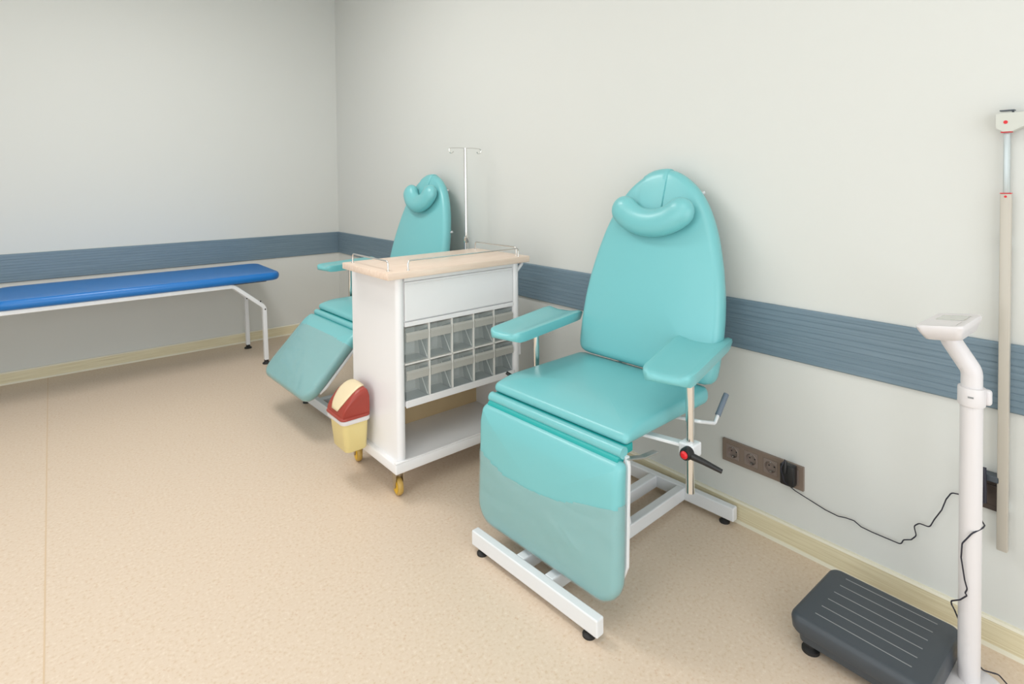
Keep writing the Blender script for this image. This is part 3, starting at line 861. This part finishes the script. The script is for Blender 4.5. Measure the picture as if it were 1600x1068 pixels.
# ---------------------------------------------------------------- socket strip
def socket(bm_frame, parent, y, z, w=0.0515):
    # insert plate with round recess
    bm = new_bm()
    X = -0.0098
    n = 32; R = 0.0195
    out = []
    for k in range(n):
        a = 2*PI*k/n; c, s = math.cos(a), math.sin(a)
        m_ = max(abs(c), abs(s))
        out.append((c/m_*w/2, s/m_*w/2))
    o1 = [bm.verts.new((X+0.001, y+a, z+b)) for a, b in out]
    o2 = [bm.verts.new((X-0.0012, y+a*0.97, z+b*0.97)) for a, b in out]
    r1 = [bm.verts.new((X-0.0012, y+R*1.05*math.cos(2*PI*k/n), z+R*1.05*math.sin(2*PI*k/n))) for k in range(n)]
    r2 = [bm.verts.new((X-0.0022, y+R*math.cos(2*PI*k/n), z+R*math.sin(2*PI*k/n))) for k in range(n)]
    r3 = [bm.verts.new((X+0.0092, y+R*0.93*math.cos(2*PI*k/n), z+R*0.93*math.sin(2*PI*k/n))) for k in range(n)]
    for A, B in ((o1, o2), (o2, r1), (r1, r2), (r2, r3)):
        for k in range(n): bm.faces.new((A[k], A[(k+1) % n], B[(k+1) % n], B[k]))
    bm.faces.new(r3)
    so = obj('socket', bm, M_bronze_in, parent, smooth=True, flat_angle=30)
    bm = new_bm()
    for dy in (-0.0095, 0.0095): lathe(bm, [(0, 0), (0.0027, 0), (0.0027, 0.0006), (0, 0.0006)], (X+0.009, y+dy, z), axis=(-1, 0, 0), n=12)
    obj('pin_hole', bm, M_black, so)
    bm = new_bm()
    for dz in (-0.0165, 0.0165): box(bm, (X-0.001, y-0.003, z+dz-0.002), (X+0.0085, y+0.003, z+dz+0.002), 0.0008)
    obj('earth_contact', bm, M_steel, so)
def frame_with_holes(name, parent, y0, y1, z0, z1, centres, w, m):
    bm = new_bm()
    xf, xb = -0.010, 0.0
    ys = [y0]+[v for c in sorted(centres) for v in (c-w/2, c+w/2)]+[y1]
    for i in range(len(ys)-1):
        if i % 2 == 0: box(bm, (xf, ys[i], z0), (xb, ys[i+1], z1))
        else:
            zc = (z0+z1)/2
            box(bm, (xf, ys[i], z0), (xb, ys[i+1], zc-w/2)); box(bm, (xf, ys[i], zc+w/2), (xb, ys[i+1], z1))
    bmesh.ops.remove_doubles(bm, verts=bm.verts[:], dist=1e-5)
    return obj(name, bm, m, parent)
t = thing('wall_socket_strip', 'bronze wall socket strip with a black adapter plugged in, behind the near chair', 'power socket', (0, -3.820, 0.253))
cs = [0.1475-0.041-0.071*k for k in range(4)]
frame_with_holes('socket_frame', t, -0.1475, 0.1475, -0.0405, 0.0405, cs, 0.052, M_bronze)
for c in cs: socket(None, t, c, 0)

t = thing('power_adapter', 'black plug-in power adapter on the bronze socket strip with thin cable', 'power adapter', (0, -3.9275, 0.262))
bm = new_bm(); box(bm, (-0.044, -0.022, -0.035), (-0.0135, 0.024, 0.035), 0.005, 3); obj('adapter_body', bm, M_black, t, smooth=True, flat_angle=35)
bm = new_bm(); lathe(bm, [(0, 0), (0.016, 0), (0.016, 0.0145), (0, 0.0145)], (-0.002, 0.0, 0), axis=(-1, 0, 0), n=20); obj('plug', bm, M_black, t, smooth=True)
bm = new_bm(); sweep(bm, [(-0.045, 0.006, 0.01), (-0.046, 0.004, 0.03), (-0.040, 0.005, 0.05)], [0.007, 0.006, 0.0035], n=10); obj('strain_relief', bm, M_black, t, smooth=True)
def wall_cable(pts, rad, origin, parent, x=-0.01):
    P = [Vector((p_[0], p_[1], p_[2]))-Vector(origin) for p_ in pts]
    bm = new_bm(); sweep(bm, P, rad, n=8, fil=0.012)
    return obj('cable', bm, M_cable, parent, smooth=True, flat_angle=80)
wall_cable([(-0.042, -3.922, 0.315), (-0.060, -3.915, 0.29), (-0.055, -3.925, 0.245), (-0.02, -3.946, 0.210), (-0.012, -3.99, 0.195), (-0.012, -4.039, 0.184), (-0.014, -4.078, 0.182), (-0.014, -4.100, 0.187), (-0.012, -4.124, 0.188),
            (-0.014, -4.145, 0.179), (-0.014, -4.175, 0.177), (-0.012, -4.251, 0.176), (-0.014, -4.258, 0.194), (-0.016, -4.278, 0.205), (-0.014, -4.290, 0.222), (-0.014, -4.284, 0.248),
            (-0.014, -4.297, 0.262), (-0.014, -4.322, 0.262), (-0.014, -4.333, 0.290), (-0.014, -4.350, 0.325), (-0.014, -4.360, 0.360), (-0.014, -4.372, 0.384), (-0.012, -4.400, 0.388), (-0.012, -4.44, 0.392)], 0.0017, (0, -3.9275, 0.262), t)

# ---------------------------------------------------------------- second socket
t = thing('wall_socket', 'dark brown wall socket between the white scale post and the height gauge', 'power socket', (0, -4.448, 0.414))
frame_with_holes('socket_frame', t, -0.0405, 0.0405, -0.0415, 0.0415, [0], 0.056, M_dkbrown)
bm = new_bm(); box(bm, (-0.0125, -0.0275, -0.0275), (-0.001, 0.0275, 0.0275), 0.002); obj('socket_cover', bm, M_dkbrown, t)
bm = new_bm(); box(bm, (-0.030, -0.030, 0.0425), (-0.001, 0.026, 0.060), 0.002); obj('lid', bm, M_dkgrey, t)

# ---------------------------------------------------------------- scale
def make_scale():
    t = thing('weighing_scale', 'charcoal platform scale with grooved top and white post with display', 'scale', (-0.29, -4.275, 0))
    def ring(x0, x1, y0, y1, z, r): return [Vector((a, b, z)) for a, b in rrect(x0, x1, y0, y1, r, seg=7, step=1)]
    bm = new_bm()
    loft(bm, [ring(-0.128, 0.126, -0.145, 0.143, 0.030, 0.02), ring(-0.130, 0.128, -0.147, 0.145, 0.050, 0.02), ring(-0.140, 0.138, -0.157, 0.155, 0.056, 0.028), ring(-0.142, 0.142, -0.157, 0.160, 0.062, 0.028),
              ring(-0.142, 0.144, -0.157, 0.162, 0.086, 0.026), ring(-0.139, 0.142, -0.155, 0.160, 0.094, 0.025), ring(-0.133, 0.138, -0.151, 0.155, 0.0985, 0.022), ring(-0.126, 0.131, -0.143, 0.148, 0.100, 0.02)])
    pl = obj('platform', bm, M_scale, t, smooth=True, flat_angle=35)
    bm = new_bm()
    for k in range(6):
        x = -0.092 + 0.0405*k
        sweep(bm, [(x, -0.108, 0.1002), (x, 0.112, 0.1002)], 1.0, sec=rectsec(0.0012, 0.0028, 0.0003))
    obj('tread_ribs', bm, M_groove, pl)
    for x in (-0.105, 0.100):
        for y in (-0.12, 0.118):
            bm = new_bm(); lathe(bm, [(0, 0), (0.022, 0), (0.022, 0.008), (0.012, 0.014), (0.010, 0.031), (0, 0.031)], (x, y, 0), n=20)
            obj('foot', bm, M_rubber, t, smooth=True)
    # white foot bracket and post
    bm = new_bm()
    loft(bm, [ring(-0.095, 0.115, -0.240, -0.1475, 0.012, 0.03), ring(-0.098, 0.118, -0.243, -0.1475, 0.018, 0.03), ring(-0.098, 0.118, -0.243, -0.1475, 0.032, 0.03), ring(-0.088, 0.108, -0.233, -0.1475, 0.042, 0.028)])
    obj('post_base', bm, M_wht_pl, t, smooth=True, flat_angle=40)
    for x in (-0.07, 0.09):
        bm = new_bm(); lathe(bm, [(0, 0), (0.012, 0), (0.012, 0.013), (0, 0.013)], (x, -0.215, 0), n=14)
        obj('base_foot', bm, M_rubber, t)
    px, py = 0.055, -0.1855
    bm = new_bm(); lathe(bm, [(0.0225, 0.04), (0.0225, 0.745)], (px, py, 0), n=32); obj('post', bm, M_wht_pl, t, smooth=True)
    # collar
    bm = new_bm()
    lathe(bm, [(0.022, 0.716), (0.0265, 0.718), (0.0275, 0.722), (0.0275, 0.757), (0.0265, 0.761), (0.021, 0.762)], (px, py, 0), n=32)
    box(bm, (px+0.005, py-0.036, 0.720), (px+0.024, py-0.012, 0.758), 0.007, 3)
    cl = obj('collar', bm, M_wht_pl, t, smooth=True, flat_angle=40)
    bm = new_bm(); box(bm, (-0.0005, -0.0055, -0.002), (0.0005, 0.0055, 0.002)); 
    g = obj('maker_plate', bm, M_groove, cl); g.location = (px-0.0272, py-0.004, 0.742); g.rotation_euler = (0, 0, 0.14)
    # bent neck
    bm = new_bm(); sweep(bm, [(px, py, 0.75), (px, py, 0.800), (px-0.008, py+0.040, 0.868), (px-0.010, py+0.044, 0.888)], [0.0215]*3+[0.022]+[0.022]*30 if False else 0.0215, n=24, fil=0.04)
    obj('neck', bm, M_wht_pl, t, smooth=True)
    # display head, tilted towards the platform
    hm = Matrix.Translation(Vector((px-0.018, py+0.040, 0.908))) @ Matrix.Rotation(math.radians(-8), 4, 'X')
    def hr(hx, hy, z, r, dx=0, dy=0): return [hm @ Vector((a+dx, b+dy, z)) for a, b in rrect(-hx, hx, -hy, hy, r, seg=6, step=1)]
    bm = new_bm()
    loft(bm, [hr(0.070, 0.028, -0.026, 0.012), hr(0.078, 0.036, -0.024, 0.016), hr(0.090, 0.044, -0.006, 0.016), hr(0.094, 0.048, 0.006, 0.016), hr(0.092, 0.046, 0.011, 0.015), hr(0.084, 0.038, 0.0125, 0.012), hr(0.078, 0.033, 0.0095, 0.010)])
    hd = obj('display_head', bm, M_wht_pl, t, smooth=True, flat_angle=45)
    bm = new_bm(); loft(bm, [[hm @ Vector((a, b, z)) for a, b in rrect(-0.074, -0.012, -0.029, 0.029, 0.004, seg=3, step=1)] for z in (0.0095, 0.0103)])
    obj('keypad', bm, M_wht_pl, hd)
    bm = new_bm(); loft(bm, [[hm @ Vector((a, b, z)) for a, b in rrect(0.004, 0.072, -0.029, 0.029, 0.003, seg=3, step=1)] for z in (0.0095, 0.0103)])
    obj('screen', bm, M_screen, hd)
    return t
scale = make_scale()

# cable of the scale: down the front of the post and under its base
SO = Vector((-0.29, -4.275, 0))
bm = new_bm(); sweep(bm, [Vector(q)-SO for q in ((-0.034, -4.446, 0.492), (-0.040, -4.447, 0.480), (-0.043, -4.449, 0.44), (-0.043, -4.449, 0.402))], 0.006, n=10, fil=0.01); obj('power_plug', bm, M_cable, scale, smooth=True)
wall_cable([(-0.043, -4.449, 0.405), (-0.06, -4.447, 0.397), (-0.14, -4.458, 0.406), (-0.215, -4.484, 0.424), (-0.236, -4.485, 0.427), (-0.262, -4.469, 0.416), (-0.267, -4.452, 0.386), (-0.266, -4.450, 0.350), (-0.2655, -4.457, 0.299), (-0.2645, -4.462, 0.278),
            (-0.266, -4.458, 0.267), (-0.265, -4.462, 0.263), (-0.267, -4.449, 0.246), (-0.262, -4.430, 0.230), (-0.255, -4.430, 0.217), (-0.236, -4.431, 0.196), (-0.207, -4.445, 0.13), (-0.195, -4.466, 0.070), (-0.192, -4.470, 0.060), (-0.185, -4.478, 0.0455), (-0.170, -4.505, 0.0445), (-0.150, -4.525, 0.012), (-0.13, -4.56, 0.0025), (-0.13, -4.75, 0.0025)], 0.0017, SO, scale)

# ---------------------------------------------------------------- wall height gauge
def make_gauge():
    t = thing('height_gauge', 'tall pale wall height gauge tube with red dots at right edge', 'height gauge', (0, -4.4835, 0.28))
    bm = new_bm(); box(bm, (-0.030, -0.0115, 0.0), (-0.0135, 0.0115, 0.943), 0.003); obj('lower_tube', bm, M_alu, t, smooth=True, flat_angle=35)
    
    for z in (0.10, 0.80):
        bm = new_bm(); box(bm, (-0.0135, -0.008, z), (0.0, 0.008, z+0.03)); obj('wall_bracket', bm, M_alu2, t)
    bm = new_bm(); box(bm, (-0.028, -0.0075, 0.93), (-0.0155, 0.0060, 1.115), 0.002); obj('upper_tube', bm, M_alu2, t, smooth=True, flat_angle=35)
    # head slider, tapering to the right (-y)
    bm = new_bm()
    def sec(y, z0, z1, x0=-0.038, x1=-0.006): return [Vector((x0, y, z0)), Vector((x1, y, z0)), Vector((x1, y, z1)), Vector((x0, y, z1))]
    loft(bm, [sec(0.0195, 1.118, 1.148), sec(0.018, 1.112, 1.150), sec(0.006, 1.103, 1.151), sec(-0.012, 1.103, 1.151), sec(-0.040, 1.117, 1.151), sec(-0.14, 1.135, 1.151)])
    hd = obj('head_slider', bm, M_headgrey, t)
    bm = new_bm(); box(bm, (-0.034, -0.016, 1.156), (-0.014, 0.013, 1.159)); box(bm, (-0.026, -0.014, 1.15), (-0.020, -0.010, 1.157)); obj('slider_clip', bm, M_dkgrey, hd)
    for zz, xx, r, par in ((1.127, -0.038, 0.0045, hd), (0.935, -0.030, 0.003, t)):
        bm = new_bm(); lathe(bm, [(0, 0), (r, 0), (r, 0.001), (0, 0.0012)], (xx, 0.0, zz), axis=(-1, 0, 0), n=14); obj('red_dot', bm, M_red, par)
    bm = new_bm(); box(bm, (-0.0305, -0.0115, 0.9425), (-0.0135, 0.0115, 0.9445)); obj('red_seal', bm, M_red, t)
    bm = new_bm(); box(bm, (-0.0345, -0.011, 1.1005), (-0.0135, 0.0105, 1.1035)); obj('red_seal', bm, M_red, t)
make_gauge()
